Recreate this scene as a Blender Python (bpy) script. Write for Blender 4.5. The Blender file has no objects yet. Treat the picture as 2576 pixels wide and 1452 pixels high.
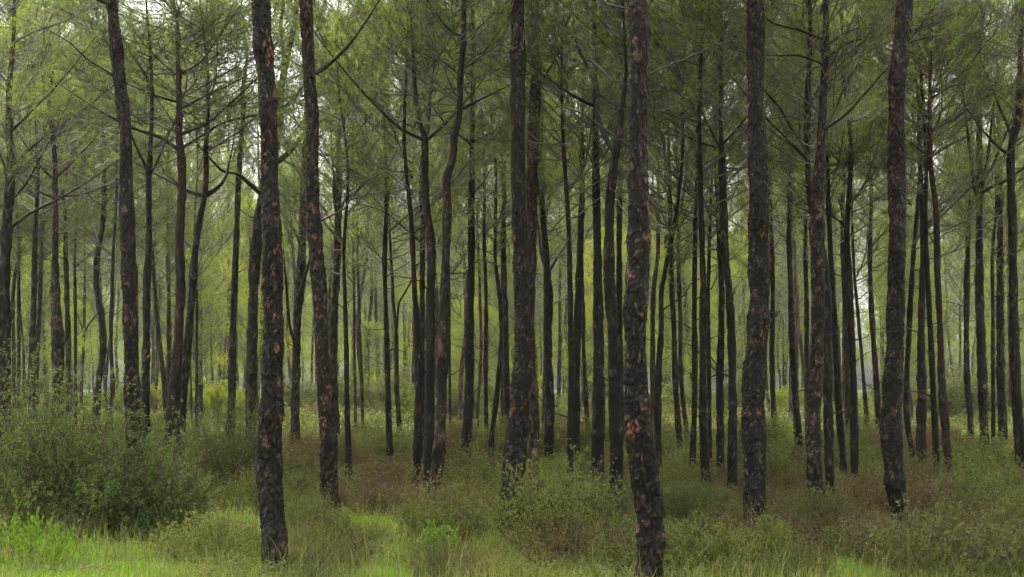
import bpy, math, random
import numpy as np
from mathutils import Vector

rng = np.random.default_rng(7)
random.seed(7)
C = bpy.context.scene.collection
F = 3000.0          # focal length in units of the 2576-px-wide photograph
HORIZ = 950.0       # row of the horizon
CX = 1288.0
H = 2.0             # camera height

# ------------------------------------------------------------------ helpers
def mesh_obj(name, V, T, mats, parent=None, mi=None, smooth=False, attrs=None):
    """V (n,3); T (m,k) array of tris or quads, or a list of such arrays."""
    me = bpy.data.meshes.new(name)
    Ts = T if isinstance(T, list) else [T]
    Ts = [np.asarray(t, np.int32) for t in Ts if len(t)]
    V = np.asarray(V, np.float32)
    me.vertices.add(len(V)); me.vertices.foreach_set('co', V.ravel())
    nl = sum(t.size for t in Ts); nf = sum(len(t) for t in Ts)
    me.loops.add(nl); me.polygons.add(nf)
    me.loops.foreach_set('vertex_index', np.concatenate([t.ravel() for t in Ts]))
    tot = np.concatenate([np.full(len(t), t.shape[1], np.int32) for t in Ts])
    st = np.concatenate([[0], np.cumsum(tot)[:-1]]).astype(np.int32)
    me.polygons.foreach_set('loop_start', st)
    for m in mats: me.materials.append(m)
    if mi is not None: me.polygons.foreach_set('material_index', np.asarray(mi, np.int32))
    if smooth is not None: me.polygons.foreach_set('use_smooth', np.full(nf, bool(smooth)))
    if attrs:
        for k, a in attrs.items():
            at = me.attributes.new(k, 'FLOAT', 'POINT'); at.data.foreach_set('value', np.asarray(a, np.float32))
    me.update(calc_edges=True); me.validate()
    o = bpy.data.objects.new(name, me); C.objects.link(o)
    if parent is not None: o.parent = parent
    return o

def share(name, me, parent=None, loc=(0, 0, 0), rot=(0, 0, 0), scale=(1, 1, 1)):
    o = bpy.data.objects.new(name, me); C.objects.link(o); o.parent = parent
    o.location = loc; o.rotation_euler = rot; o.scale = scale
    return o

def tag(o, label=None, cat=None, group=None, kind=None):
    if label: o['label'] = label
    if cat: o['category'] = cat
    if group: o['group'] = group
    if kind: o['kind'] = kind
    return o

def empty(name, loc):
    o = bpy.data.objects.new(name, None); C.objects.link(o); o.location = loc
    o.empty_display_size = .2
    return o

def tubes(P, R, s):
    """P (n,k,3) polylines, R (n,k) radii, s sides -> verts, quads."""
    n, k, _ = P.shape
    D = np.gradient(P, axis=1); D /= np.linalg.norm(D, axis=2, keepdims=True) + 1e-9
    ref = np.where(np.abs(D[..., 2:3]) > .9, np.array([1., 0, 0]), np.array([0, 0, 1.]))
    U = np.cross(D, ref); U /= np.linalg.norm(U, axis=2, keepdims=True) + 1e-9
    W = np.cross(D, U)
    a = np.arange(s) * 2 * np.pi / s
    V = P[:, :, None] + R[:, :, None, None] * (U[:, :, None] * np.cos(a)[:, None] + W[:, :, None] * np.sin(a)[:, None])
    idx = np.arange(n * k * s).reshape(n, k, s)
    A = idx[:, :-1]; B = idx[:, 1:]
    Q = np.stack([A, np.roll(A, -1, 2), np.roll(B, -1, 2), B], -1).reshape(-1, 4)
    return V.reshape(-1, 3), Q

def join(parts):
    V, T, off = [], {}, 0
    for v, t in parts:
        V.append(v); T.setdefault(t.shape[1], []).append(t + off); off += len(v)
    return np.concatenate(V), [np.concatenate(x) for x in T.values()]

def unit(v): return v / (np.linalg.norm(v, axis=-1, keepdims=True) + 1e-9)

def rand_dirs(n, r): return unit(r.normal(size=(n, 3)))

def needles(P, D, n, ln, w, spread, r):
    """n thin triangles round each point P along D."""
    m = len(P)
    B = np.repeat(P, n, 0)
    d = unit(np.repeat(D, n, 0) + rand_dirs(m * n, r) * spread)
    L = ln * r.uniform(.65, 1.15, (m * n, 1))
    side = unit(np.cross(d, rand_dirs(m * n, r))) * w * .5
    V = np.stack([B - side, B + side, B + d * L], 1).reshape(-1, 3)
    return V, np.arange(len(V)).reshape(-1, 3)

def leaves(P, D, n, ln, w, spread, r):
    """n rhombic leaves round each point."""
    m = len(P)
    B = np.repeat(P, n, 0) + r.normal(size=(m * n, 3)) * ln * .35
    d = unit(np.repeat(D, n, 0) + rand_dirs(m * n, r) * spread)
    L = ln * r.uniform(.6, 1.2, (m * n, 1))
    nn = unit(np.cross(d, rand_dirs(m * n, r)))
    side = nn * w * .5 * r.uniform(.7, 1.2, (m * n, 1))
    up = np.cross(d, nn) * w * .18
    V = np.stack([B, B + d * L * .5 + side + up, B + d * L, B + d * L * .5 - side + up], 1).reshape(-1, 3)
    return V, np.arange(len(V)).reshape(-1, 4)

def vnoise(x, seed):
    """smooth 1-d value noise, vectorised"""
    i = np.floor(x).astype(int); f = x - i; f = f * f * (3 - 2 * f)
    h = lambda k: np.modf(np.sin((k + seed * 17.3) * 127.1) * 43758.5453)[0]
    return h(i) * (1 - f) + h(i + 1) * f

def noise2(x, y, seed=0):
    i = np.floor(x); j = np.floor(y); fx = x - i; fy = y - j
    fx = fx * fx * (3 - 2 * fx); fy = fy * fy * (3 - 2 * fy)
    h = lambda a, b: np.modf(np.abs(np.sin(a * 127.1 + b * 311.7 + seed * 74.7) * 43758.5453))[0]
    return (h(i, j) * (1 - fx) + h(i + 1, j) * fx) * (1 - fy) + (h(i, j + 1) * (1 - fx) + h(i + 1, j + 1) * fx) * fy

def ground_z(x, y):
    x = np.asarray(x, float); y = np.asarray(y, float)
    return (noise2(x * .35, y * .35, 1) - .5) * .16 + (noise2(x * .9, y * .9, 2) - .5) * .07

def at(px, py, Y): return np.array([(px - CX) * Y / F, Y, H - (py - HORIZ) * Y / F])

# ------------------------------------------------------------------ materials
def new_mat(name):
    m = bpy.data.materials.new(name); m.use_nodes = True
    nt = m.node_tree; nt.nodes.clear()
    return m, nt, nt.nodes, nt.links

def ramp(N, stops, interp='LINEAR'):
    r = N.new('ShaderNodeValToRGB'); e = r.color_ramp; e.interpolation = interp
    e.elements[0].position = stops[0][0]; e.elements[0].color = (*stops[0][1], 1)
    e.elements[1].position = stops[-1][0]; e.elements[1].color = (*stops[-1][1], 1)
    for p, c in stops[1:-1]:
        x = e.elements.new(p); x.color = (*c, 1)
    return r

def leaf_mat(name, cols, rough=.5, trans=.45, vary=.35, scale=3., spec=.35):
    m, nt, N, L = new_mat(name)
    out = N.new('ShaderNodeOutputMaterial')
    geo = N.new('ShaderNodeNewGeometry'); oi = N.new('ShaderNodeObjectInfo')
    tc = N.new('ShaderNodeTexCoord')
    no = N.new('ShaderNodeTexNoise'); no.inputs['Scale'].default_value = scale; no.inputs['Detail'].default_value = 2
    L.new(tc.outputs['Object'], no.inputs['Vector'])
    a = N.new('ShaderNodeMath'); a.operation = 'MULTIPLY_ADD'
    L.new(geo.outputs['Random Per Island'], a.inputs[0]); a.inputs[1].default_value = vary
    b = N.new('ShaderNodeMath'); b.operation = 'MULTIPLY_ADD'
    L.new(oi.outputs['Random'], b.inputs[0]); b.inputs[1].default_value = .35; b.inputs[2].default_value = -.35 + .5 * (1 - vary) - .25
    L.new(b.outputs[0], a.inputs[2])
    c = N.new('ShaderNodeMath'); c.operation = 'MULTIPLY_ADD'
    L.new(no.outputs['Fac'], c.inputs[0]); c.inputs[1].default_value = .9; L.new(a.outputs[0], c.inputs[2])
    r = ramp(N, cols); L.new(c.outputs[0], r.inputs['Fac'])
    pb = N.new('ShaderNodeBsdfPrincipled'); pb.inputs['Roughness'].default_value = rough
    pb.inputs['Specular IOR Level'].default_value = spec
    L.new(r.outputs['Color'], pb.inputs['Base Color'])
    tr = N.new('ShaderNodeBsdfTranslucent')
    hs = N.new('ShaderNodeHueSaturation'); hs.inputs['Saturation'].default_value = 1.15; hs.inputs['Value'].default_value = 1.3
    hs.inputs['Hue'].default_value = .49
    L.new(r.outputs['Color'], hs.inputs['Color']); L.new(hs.outputs['Color'], tr.inputs['Color'])
    mx = N.new('ShaderNodeMixShader'); mx.inputs[0].default_value = trans
    L.new(pb.outputs[0], mx.inputs[1]); L.new(tr.outputs[0], mx.inputs[2]); L.new(mx.outputs[0], out.inputs['Surface'])
    return m

def twig_mat(name, c0, c1, rough=.7):
    m, nt, N, L = new_mat(name)
    out = N.new('ShaderNodeOutputMaterial'); pb = N.new('ShaderNodeBsdfPrincipled')
    pb.inputs['Roughness'].default_value = rough; pb.inputs['Specular IOR Level'].default_value = .4
    tc = N.new('ShaderNodeTexCoord'); no = N.new('ShaderNodeTexNoise'); no.inputs['Scale'].default_value = 2.5
    no.inputs['Detail'].default_value = 4
    L.new(tc.outputs['Object'], no.inputs['Vector'])
    r = ramp(N, [(.3, c0), (.7, c1)]); L.new(no.outputs['Fac'], r.inputs['Fac'])
    L.new(r.outputs['Color'], pb.inputs['Base Color']); L.new(pb.outputs[0], out.inputs['Surface'])
    return m

def bark_mat():
    m, nt, N, L = new_mat('pine_bark')
    out = N.new('ShaderNodeOutputMaterial'); pb = N.new('ShaderNodeBsdfPrincipled')
    tc = N.new('ShaderNodeTexCoord'); oi = N.new('ShaderNodeObjectInfo')
    pl = N.new('ShaderNodeAttribute'); pl.attribute_name = 'plate'
    cr = N.new('ShaderNodeAttribute'); cr.attribute_name = 'crevice'
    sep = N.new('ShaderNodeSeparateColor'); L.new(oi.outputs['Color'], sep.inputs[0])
    n1 = N.new('ShaderNodeTexNoise'); n1.inputs['Scale'].default_value = 45; n1.inputs['Detail'].default_value = 5; n1.inputs['Roughness'].default_value = .8
    mp = N.new('ShaderNodeMapping'); mp.inputs['Scale'].default_value = (1, 1, .35)
    L.new(tc.outputs['Object'], mp.inputs[0]); L.new(mp.outputs[0], n1.inputs['Vector'])
    n2 = N.new('ShaderNodeTexNoise'); n2.inputs['Scale'].default_value = 1.3; n2.inputs['Detail'].default_value = 3
    L.new(tc.outputs['Object'], n2.inputs['Vector'])
    # colour of a plate: mostly black-brown, some greyer, a few freshly flaked and red-orange
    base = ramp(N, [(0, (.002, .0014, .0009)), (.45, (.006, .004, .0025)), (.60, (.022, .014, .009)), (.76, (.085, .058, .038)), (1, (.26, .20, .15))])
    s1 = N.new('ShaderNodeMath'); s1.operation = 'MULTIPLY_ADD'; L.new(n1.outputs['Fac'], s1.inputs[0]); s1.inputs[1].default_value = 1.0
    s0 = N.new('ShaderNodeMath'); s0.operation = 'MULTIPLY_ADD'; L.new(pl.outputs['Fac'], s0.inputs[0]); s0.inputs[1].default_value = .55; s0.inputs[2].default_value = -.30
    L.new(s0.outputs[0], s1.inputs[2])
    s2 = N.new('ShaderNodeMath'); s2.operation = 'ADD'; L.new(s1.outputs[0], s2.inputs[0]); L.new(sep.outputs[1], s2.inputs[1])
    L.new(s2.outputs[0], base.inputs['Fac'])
    # red patches where plate value is high and the slow noise allows it; red channel of the object colour = warmth
    w = N.new('ShaderNodeMath'); w.operation = 'MULTIPLY'
    ra = ramp(N, [(.78, (0, 0, 0)), (.86, (1, 1, 1))]); L.new(pl.outputs['Fac'], ra.inputs['Fac'])
    rb = ramp(N, [(.44, (0, 0, 0)), (.56, (1, 1, 1))]); L.new(n2.outputs['Fac'], rb.inputs['Fac'])
    L.new(ra.outputs['Color'], w.inputs[0]); L.new(rb.outputs['Color'], w.inputs[1])
    w2 = N.new('ShaderNodeMath'); w2.operation = 'MULTIPLY_ADD'; L.new(w.outputs[0], w2.inputs[0]); w2.inputs[1].default_value = 1.; 
    wz = N.new('ShaderNodeMath'); wz.operation = 'MULTIPLY'; L.new(sep.outputs[0], wz.inputs[0]); wz.inputs[1].default_value = .8
    w3 = N.new('ShaderNodeMath'); w3.operation = 'MULTIPLY'; L.new(w.outputs[0], w3.inputs[0]); L.new(sep.outputs[0], w3.inputs[1])
    red = ramp(N, [(.35, (.03, .016, .011)), (.50, (.15, .055, .026)), (.66, (.34, .12, .05))]); L.new(n1.outputs['Fac'], red.inputs['Fac'])
    mix = N.new('ShaderNodeMixRGB'); L.new(w3.outputs[0], mix.inputs[0]); L.new(base.outputs[0], mix.inputs[1]); L.new(red.outputs[0], mix.inputs[2])
    # overall warm tint for the young red-barked upper stems (blue channel)
    tint = N.new('ShaderNodeMixRGB'); L.new(sep.outputs[2], tint.inputs[0]); L.new(mix.outputs[0], tint.inputs[1]); tint.inputs[2].default_value = (.06, .034, .02, 1)
    dark = N.new('ShaderNodeMixRGB'); dark.blend_type = 'MULTIPLY'; dark.inputs[0].default_value = 1
    rc = ramp(N, [(0, (.12, .10, .09)), (.6, (1, 1, 1))]); L.new(cr.outputs['Fac'], rc.inputs['Fac'])
    L.new(tint.outputs[0], dark.inputs[1]); L.new(rc.outputs[0], dark.inputs[2])
    L.new(dark.outputs[0], pb.inputs['Base Color'])
    rr = ramp(N, [(.40, (.28,) * 3), (.52, (.80,) * 3)]); L.new(n1.outputs['Fac'], rr.inputs['Fac']); L.new(rr.outputs[0], pb.inputs['Roughness'])
    pb.inputs['Specular IOR Level'].default_value = .2
    bp = N.new('ShaderNodeBump'); bp.inputs['Strength'].default_value = .9; bp.inputs['Distance'].default_value = .012
    L.new(n1.outputs['Fac'], bp.inputs['Height']); L.new(bp.outputs[0], pb.inputs['Normal'])
    L.new(pb.outputs[0], out.inputs['Surface'])
    return m

def ground_mat():
    m, nt, N, L = new_mat('forest_floor')
    out = N.new('ShaderNodeOutputMaterial'); pb = N.new('ShaderNodeBsdfPrincipled'); pb.inputs['Roughness'].default_value = .95; pb.inputs['Specular IOR Level'].default_value = .08
    tc = N.new('ShaderNodeTexCoord')
    a = N.new('ShaderNodeTexNoise'); a.inputs['Scale'].default_value = .5; a.inputs['Detail'].default_value = 5
    b = N.new('ShaderNodeTexNoise'); b.inputs['Scale'].default_value = 14; b.inputs['Detail'].default_value = 8; b.inputs['Roughness'].default_value = .7
    L.new(tc.outputs['Object'], a.inputs['Vector']); L.new(tc.outputs['Object'], b.inputs['Vector'])
    br = ramp(N, [(.3, (.022, .014, .008)), (.55, (.05, .032, .017)), (.75, (.09, .06, .032))]); L.new(b.outputs['Fac'], br.inputs['Fac'])
    gr = ramp(N, [(.3, (.022, .040, .006)), (.7, (.065, .115, .014))]); L.new(b.outputs['Fac'], gr.inputs['Fac'])
    f = ramp(N, [(.42, (0, 0, 0)), (.58, (1, 1, 1))]); L.new(a.outputs['Fac'], f.inputs['Fac'])
    mx = N.new('ShaderNodeMixRGB'); L.new(f.outputs[0], mx.inputs[0]); L.new(br.outputs[0], mx.inputs[1]); L.new(gr.outputs[0], mx.inputs[2])
    L.new(mx.outputs[0], pb.inputs['Base Color'])
    bp = N.new('ShaderNodeBump'); bp.inputs['Strength'].default_value = .8; bp.inputs['Distance'].default_value = .04
    L.new(b.outputs['Fac'], bp.inputs['Height']); L.new(bp.outputs[0], pb.inputs['Normal'])
    L.new(pb.outputs[0], out.inputs['Surface'])
    return m

BARK = bark_mat()
TWIG = twig_mat('grey_twig', (.045, .040, .030), (.15, .135, .10))
NEEDLE = leaf_mat('pine_needle', [(0, (.080, .112, .028)), (.4, (.145, .195, .045)), (.7, (.215, .275, .055)), (1, (.31, .36, .07))], .5, .62)
NEEDLE_Y = leaf_mat('young_and_sunlit_needle', [(0, (.10, .14, .028)), (.5, (.20, .25, .042)), (1, (.32, .35, .06))], .5, .62)  # young needles; on grown crowns farther back, a painted sunlit tone
HEATH_G = leaf_mat('green_heath_leaf', [(0, (.065, .085, .02)), (.5, (.155, .19, .036)), (1, (.31, .33, .07))], .6, .35)
HEATH_B = leaf_mat('brown_heath_leaf', [(0, (.07, .046, .02)), (.4, (.14, .098, .040)), (.7, (.21, .155, .060)), (.85, (.21, .20, .055)), (1, (.19, .22, .055))], .7, .3)
HEATH_O = leaf_mat('olive_heath_leaf', [(0, (.07, .07, .022)), (.5, (.12, .13, .036)), (1, (.20, .21, .06))], .6, .35)
MASTIC = leaf_mat('glossy_evergreen_leaf', [(0, (.034, .056, .014)), (.5, (.075, .115, .026)), (1, (.19, .25, .055))], .5, .35, spec=.2)
SPRIG = leaf_mat('lime_sprig_leaf', [(0, (.10, .19, .02)), (.5, (.19, .33, .035)), (1, (.30, .42, .07))], .5, .5)
OAK = leaf_mat('bright_green_leaf', [(0, (.06, .11, .018)), (.5, (.11, .19, .028)), (1, (.18, .28, .045))], .45, .4)
TEAL = leaf_mat('blue_green_leaf', [(0, (.055, .085, .022)), (.5, (.10, .15, .034)), (1, (.16, .22, .05))], .45, .35)
GRASS = leaf_mat('lime_grass_blade', [(0, (.10, .21, .014)), (.5, (.16, .34, .018)), (1, (.25, .44, .03))], .5, .5)
DRYG = leaf_mat('olive_grass_blade', [(0, (.07, .09, .02)), (.5, (.15, .18, .036)), (1, (.34, .30, .11))], .6, .4)
STEM = twig_mat('brown_stem', (.035, .022, .013), (.085, .055, .034))

# ------------------------------------------------------------------ trunks
def trunk_verts(P, R, ring, seed, amp=1., plate=.05, flare=0.):
    """P (k,3) centre line, R (k,). Bark plates are pushed in and out of the round."""
    r = np.random.default_rng(seed)
    k = len(P)
    D = unit(np.gradient(P, axis=0))
    U = unit(np.cross(D, np.array([0, 1., 0]))); W = np.cross(D, U)
    s = np.concatenate([[0], np.cumsum(np.linalg.norm(np.diff(P, axis=0), axis=1))])
    th = np.arange(ring) * 2 * np.pi / ring
    Rm = R.mean()
    wx = noise2(np.cos(th)[None, :] * 3 + seed + 0 * s[:, None], (s / .09)[:, None] * .55 + np.sin(th)[None, :] * 3, 5)
    wy = noise2(np.sin(th)[None, :] * 3 + seed + 9 + 0 * s[:, None], (s / .09)[:, None] * .5 + np.cos(th)[None, :] * 3, 6)
    def cells(plate, asp, sd_, warp):
        nc = max(5, int(round(2 * np.pi * Rm / plate))); ph = plate * asp
        v = (s / ph)[:, None] + warp * wy; u = (th / (2 * np.pi) * nc)[None, :] + .2 * np.sin(v * 1.3 + sd_) + warp * wx
        hsh = lambda a, b, c: np.modf(np.abs(np.sin((a % nc) * 127.1 + b * 311.7 + c * 74.7 + sd_) * 43758.5453))[0]
        i = np.floor(u); j = np.floor(v)
        f1 = np.full(u.shape, 9.); f2 = f1.copy(); cid = np.zeros(u.shape); lv = np.zeros(u.shape)
        for di in (-1, 0, 1):
            for dj in (-1, 0, 1):
                a = i + di; b = j + dj
                cx = a + .5 + (hsh(a, b, 1) - .5) * .95; cy = b + .5 + (hsh(a, b, 2) - .5) * .95
                d = (np.abs(u - cx) ** 2.5 + np.abs(v - cy) ** 2.5) ** .4; h = hsh(a, b, 3)
                near = d < f1
                f2 = np.where(near, f1, np.minimum(f2, d))
                cid = np.where(near, h, cid); lv = np.where(near, v - cy, lv); f1 = np.where(near, d, f1)
        return np.clip((f2 - f1) / .22, 0, 1), cid, lv
    e, cid, lv = cells(plate, 2.3, seed, .9)
    if ring >= 30:
        e2, cid2, lv2 = cells(plate * .5, 1.9, seed + 31, .6)
    else: e2, cid2, lv2 = e, np.random.default_rng(seed + 2).random(e.shape), lv * 0
    sc = np.minimum(1, R / .1)[:, None] * amp
    disp = sc * (e * .006 + (cid - .5) * .010 - lv * .006 * e + e2 * .004 + (cid2 - .5) * .008 - lv2 * .007 * e2 + (r.random(e.shape) - .5) * .003 - .007)
    cid = .5 * cid + .5 * cid2; e = np.minimum(e, .35 + .65 * e2)
    lump = (vnoise(s * 1.9, seed) - .5) * .10 + np.exp(-((np.modf(s / .62 + seed * .37)[0] - .5) / .13) ** 2) * .07 + (vnoise(s * 6, seed + 3) - .5) * .06
    lob = .06 * np.sin(th[None, :] * 2 + vnoise(s * .8, seed + 5)[:, None] * 9) + .04 * np.sin(th[None, :] * 3 + vnoise(s * 1.3, seed + 9)[:, None] * 9)
    rad = R[:, None] * (1 + lump[:, None] + lob) + disp
    rad = rad * (1 + .32 * flare * np.exp(-np.maximum(P[:, 2:3], 0) / .14) * (1 + .5 * np.sin(th[None, :] * 3 + seed) + .3 * np.sin(th[None, :] * 5 + seed * 2)))
    rad = np.maximum(rad, .003)
    V = P[:, None] + rad[..., None] * (U[:, None] * np.cos(th)[None, :, None] + W[:, None] * np.sin(th)[None, :, None])
    idx = np.arange(k * ring).reshape(k, ring)
    A = idx[:-1]; B = idx[1:]
    Q = np.stack([A, np.roll(A, -1, 1), np.roll(B, -1, 1), B], -1).reshape(-1, 4)
    return V.reshape(-1, 3), Q, cid.ravel(), e.ravel()

def spline(pts, step):
    """pts (n,4) x,y,z,r -> resampled smooth"""
    pts = np.asarray(pts, float)
    s = np.concatenate([[0], np.cumsum(np.linalg.norm(np.diff(pts[:, :3], axis=0), axis=1))])
    n = max(3, int(s[-1] / step)); t = np.linspace(0, s[-1], n)
    m = np.gradient(pts, s, axis=0)
    i = np.clip(np.searchsorted(s, t, 'right') - 1, 0, len(s) - 2)
    h = (s[i + 1] - s[i])[:, None]; u = ((t - s[i])[:, None]) / h
    h00 = 2 * u ** 3 - 3 * u ** 2 + 1; h10 = u ** 3 - 2 * u ** 2 + u; h01 = -2 * u ** 3 + 3 * u ** 2; h11 = u ** 3 - u ** 2
    q = h00 * pts[i] + h10 * h * m[i] + h01 * pts[i + 1] + h11 * h * m[i + 1]
    q[:, 3] = np.interp(t, s, pts[:, 3])
    return q

def merge_trunks(lst):
    V, Q, a, b, off = [], [], [], [], 0
    for v, q, c, e in lst:
        V.append(v); Q.append(q + off); a.append(c); b.append(e); off += len(v)
    return np.concatenate(V), np.concatenate(Q), np.concatenate(a), np.concatenate(b)

# ------------------------------------------------------------------ crown prototypes (one mesh of branches, one of needles; origin at the crown's base)
def crown_proto(seed, Hc=6.5, R=2.7, nlimb=64, live=.25, l2=12, l3=5, nt=14, nl=.09, nw=.0056, mat=None, low=False):
    r = np.random.default_rng(seed)
    mat = mat or NEEDLE
    # whorls
    nwh = max(4, int(Hc / .42)); z0 = np.repeat(np.linspace(0, Hc * .93, nwh), int(math.ceil(nlimb / nwh)))
    z0 = z0 + r.normal(size=len(z0)) * .07; z0 = np.clip(z0, -.1, Hc); n = len(z0)
    az = r.uniform(0, 2 * np.pi, n); zz = z0 / Hc
    Ln = R * (1.0 - .72 * zz ** 1.5) * r.uniform(.55, 1.15, n) * np.clip(.75 + zz * 1.2, 0, 1.0)
    el = np.radians(r.uniform(5, 46, n) + zz * 14)
    t = np.linspace(0, 1, 8)[None, :, None]
    hd = np.stack([np.cos(az), np.sin(az), 0 * az], 1)[:, None]
    up = np.array([0, 0, 1.])
    L_ = Ln[:, None, None]
    bend = r.normal(size=(n, 1, 1)) * .38
    sd = np.stack([-np.sin(az), np.cos(az), 0 * az], 1)[:, None]
    P1 = hd * L_ * np.cos(el)[:, None, None] * t + up * (L_ * np.sin(el)[:, None, None] * (t + r.uniform(-.1, .8, (n, 1, 1)) * (t ** 2 - t * .6))) + sd * L_ * bend * t ** 2
    P1 = P1 + np.cumsum(r.normal(size=P1.shape) * .022, 1) * L_ / 2 * (t > 0)
    P1[..., 2] += z0[:, None]
    r1 = (.006 + .0048 * Ln[:, None] * r.uniform(.5, 1.5, (n, 1))) * (1 - .82 * t[..., 0])
    parts = [tubes(P1, r1, 5)]
    # second order
    m = n * l2; ii = np.repeat(np.arange(n), l2)
    tt = r.uniform(.18, 1, m) ** .85; fi = tt * 7; i0 = np.minimum(fi.astype(int), 6); fr = (fi - i0)[:, None]
    B = P1[ii, i0] * (1 - fr) + P1[ii, i0 + 1] * fr
    T = unit(P1[ii, i0 + 1] - P1[ii, i0])
    S = sd[ii, 0] * np.where(r.random(m) < .5, 1, -1)[:, None]
    D2 = unit(T * r.uniform(.5, 1.1, (m, 1)) + S * r.uniform(.3, 1.1, (m, 1)) + up * r.uniform(-.25, .5, (m, 1)))
    L2 = (.22 + Ln[ii] * .42 * (1.15 - tt)) * r.uniform(.5, 1.2, m)
    t2 = np.linspace(0, 1, 4)[None, :, None]
    cur = unit(rand_dirs(m, r) * 1.3 + up * .8)[:, None]
    P2 = B[:, None] + D2[:, None] * L2[:, None, None] * t2 + cur * L2[:, None, None] * .42 * t2 ** 2
    r2 = (.0045 + .003 * L2[:, None]) * (1 - .7 * t2[..., 0])
    parts.append(tubes(P2, r2, 3))
    # third order
    q = m * l3; jj = np.repeat(np.arange(m), l3)
    t3 = r.uniform(.2, 1, q); f3 = t3 * 3; k0 = np.minimum(f3.astype(int), 2); g = (f3 - k0)[:, None]
    B3 = P2[jj, k0] * (1 - g) + P2[jj, k0 + 1] * g
    D3 = unit(unit(P2[jj, k0 + 1] - P2[jj, k0]) + rand_dirs(q, r) * .75 + up * .15)
    L3 = r.uniform(.10, .34, q)
    tq = np.linspace(0, 1, 3)[None, :, None]
    P3 = B3[:, None] + D3[:, None] * L3[:, None, None] * tq + up * L3[:, None, None] * .2 * tq ** 2
    r3 = np.full((q, 1), .0026) * (1 - .5 * tq[..., 0])
    if not low: parts.append(tubes(P3, r3, 3))
    bv, bt = join(parts)
    # needles on the live outer and upper wood
    rad = np.hypot(P3[:, 2, 0], P3[:, 2, 1]); hz = P3[:, 2, 2] / Hc
    pl = np.clip(live + .75 * hz + .45 * (rad / R - .5), .04, .97)
    keep = r.random(q) < pl
    E = P3[keep, 2]; D = D3[keep]; M = (P3[keep, 1] + P3[keep, 2]) / 2
    a = needles(E, D, nt, nl, nw, 1.15, r); b = needles(M, D, max(2, nt // 2), nl * .9, nw, 1.4, r)
    nv, ntri = join([a, b])
    me_b = mesh_data('branches', bv, bt, [TWIG]); me_n = mesh_data('crown', nv, ntri, [mat])
    return me_b, me_n, Hc

def mesh_data(name, V, T, mats):
    o = mesh_obj(name, V, T, mats); me = o.data; bpy.data.objects.remove(o); return me

CROWNS = [crown_proto(11, 6.8, 2.9, 66), crown_proto(12, 6.0, 2.5, 60, .2), crown_proto(13, 7.2, 3.2, 72, .3),
          crown_proto(14, 5.6, 2.7, 56, .35, mat=NEEDLE), crown_proto(15, 6.4, 3.0, 64, .1)]
CROWNS_Y = [crown_proto(21, 6.0, 2.8, 60, .45, mat=NEEDLE_Y), crown_proto(22, 7.0, 3.0, 66, .4, mat=NEEDLE_Y)]

# ------------------------------------------------------------------ traced pines
# each: points from the foot upward in photo px of the 2576-wide view (x, y, width), the foot's row, row where live branches start (None: above the frame),
#       warmth, paleness, redness of bark, label, forks
TR = []
def T(label, pts, foot=None, br=None, warm=.5, pale=0., red=0., forks=(), Y=None, zs=.25, hgt=None, cs=1., ck=None):
    TR.append(dict(label=label, pts=pts, foot=foot, br=br, warm=warm, pale=pale, red=red, forks=forks, Y=Y, zs=zs, hgt=hgt, cs=cs, ck=ck))
def W(pts, w0, w1): 
    n = len(pts); y0 = pts[0][1]; y1 = pts[-1][1]
    return [(x, y, w0 + (w1 - w0) * (y0 - y) / (y0 - y1)) for x, y in pts]

#BIGS
T('thick nearest pine trunk with orange-brown bark flakes, left of the pale-topped trunk', [(696,1448,76),(695,1426,72),(688,1326,68),(680,1226,62),(678,1151,60),(683,1026,56),(688,876,52),(686,726,50),(684,600,50),(679,500,49),(678,400,48),(674,300,46),(670,200,46),(660,100,45),(656,0,44)], 1446, warm=1., zs=.02)
T('thick bent pine trunk cut off by the lower edge, with orange bare spots', [(1628,1478,80),(1632,1452,78),(1638,1376,75),(1633,1276,75),(1619,1176,72),(1607,1076,70),(1599,976,66),(1598,876,62),(1600,726,57),(1603,700,56),(1606,500,52),(1605,300,52),(1607,200,52),(1608,100,52),(1600,0,50)], 1478, warm=1., zs=.02)
T('dark pine trunk rising out of the glossy left bush, leaning left at its top', [(358,1300,44),(345,1180,43),(334,1030,42),(330,876,40),(326,726,37),(320,550,36),(317,450,34),(317,350,31),(306,250,31),(295,150,31),(286,50,33),(282,0,32)], 1290, br=10, warm=.35, forks=[[(276,12,14),(255,2,12),(232,-12,10)]])
T('pine trunk with pale grey-pink scaly top and dark foot, leaning left', [(836,1285,48),(828,1226,48),(828,1126,46),(821,1026,45),(810,876,40),(803,726,38),(793,600,36),(787,500,33),(786,350,33),(786,300,30),(779,200,30),(774,100,34),(768,0,38)], 1271, warm=1., pale=.06, red=.05, forks=[[(790,190,12),(830,160,10),(880,110,8),(910,70,6)]])
T('dark pine trunk near the middle with a swept foot, its paler twin close behind', [(1284,1290,60),(1289,1226,58),(1297,1126,55),(1307,1026,48),(1316,876,44),(1312,726,42),(1309,600,39),(1304,500,38),(1303,300,38),(1303,100,36),(1302,0,36)], 1280, warm=.8)
T('paler grey-topped pine close behind the dark middle trunk, knotted bulge near its top', W([(1344,1195),(1342,1100),(1338,1000),(1333,900),(1332,726),(1337,600),(1338,500),(1340,400),(1345,275),(1348,200),(1341,100),(1339,0)],31,31), 1190, br=120, warm=.9, pale=.16, red=.12, forks=[[(1354,140,9),(1370,100,7),(1385,60,5)],[(1356,235,8),(1372,190,7),(1390,160,5)]])
T('heavy straight pine trunk with brown patches, third thick trunk from the right side', [(1900,1310,62),(1899,1276,61),(1899,1176,61),(1894,1026,58),(1903,876,55),(1911,700,52),(1907,600,50),(1910,500,50),(1906,400,48),(1903,300,47),(1900,200,46),(1901,100,47),(1900,0,46)], 1301, warm=.9)
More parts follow.
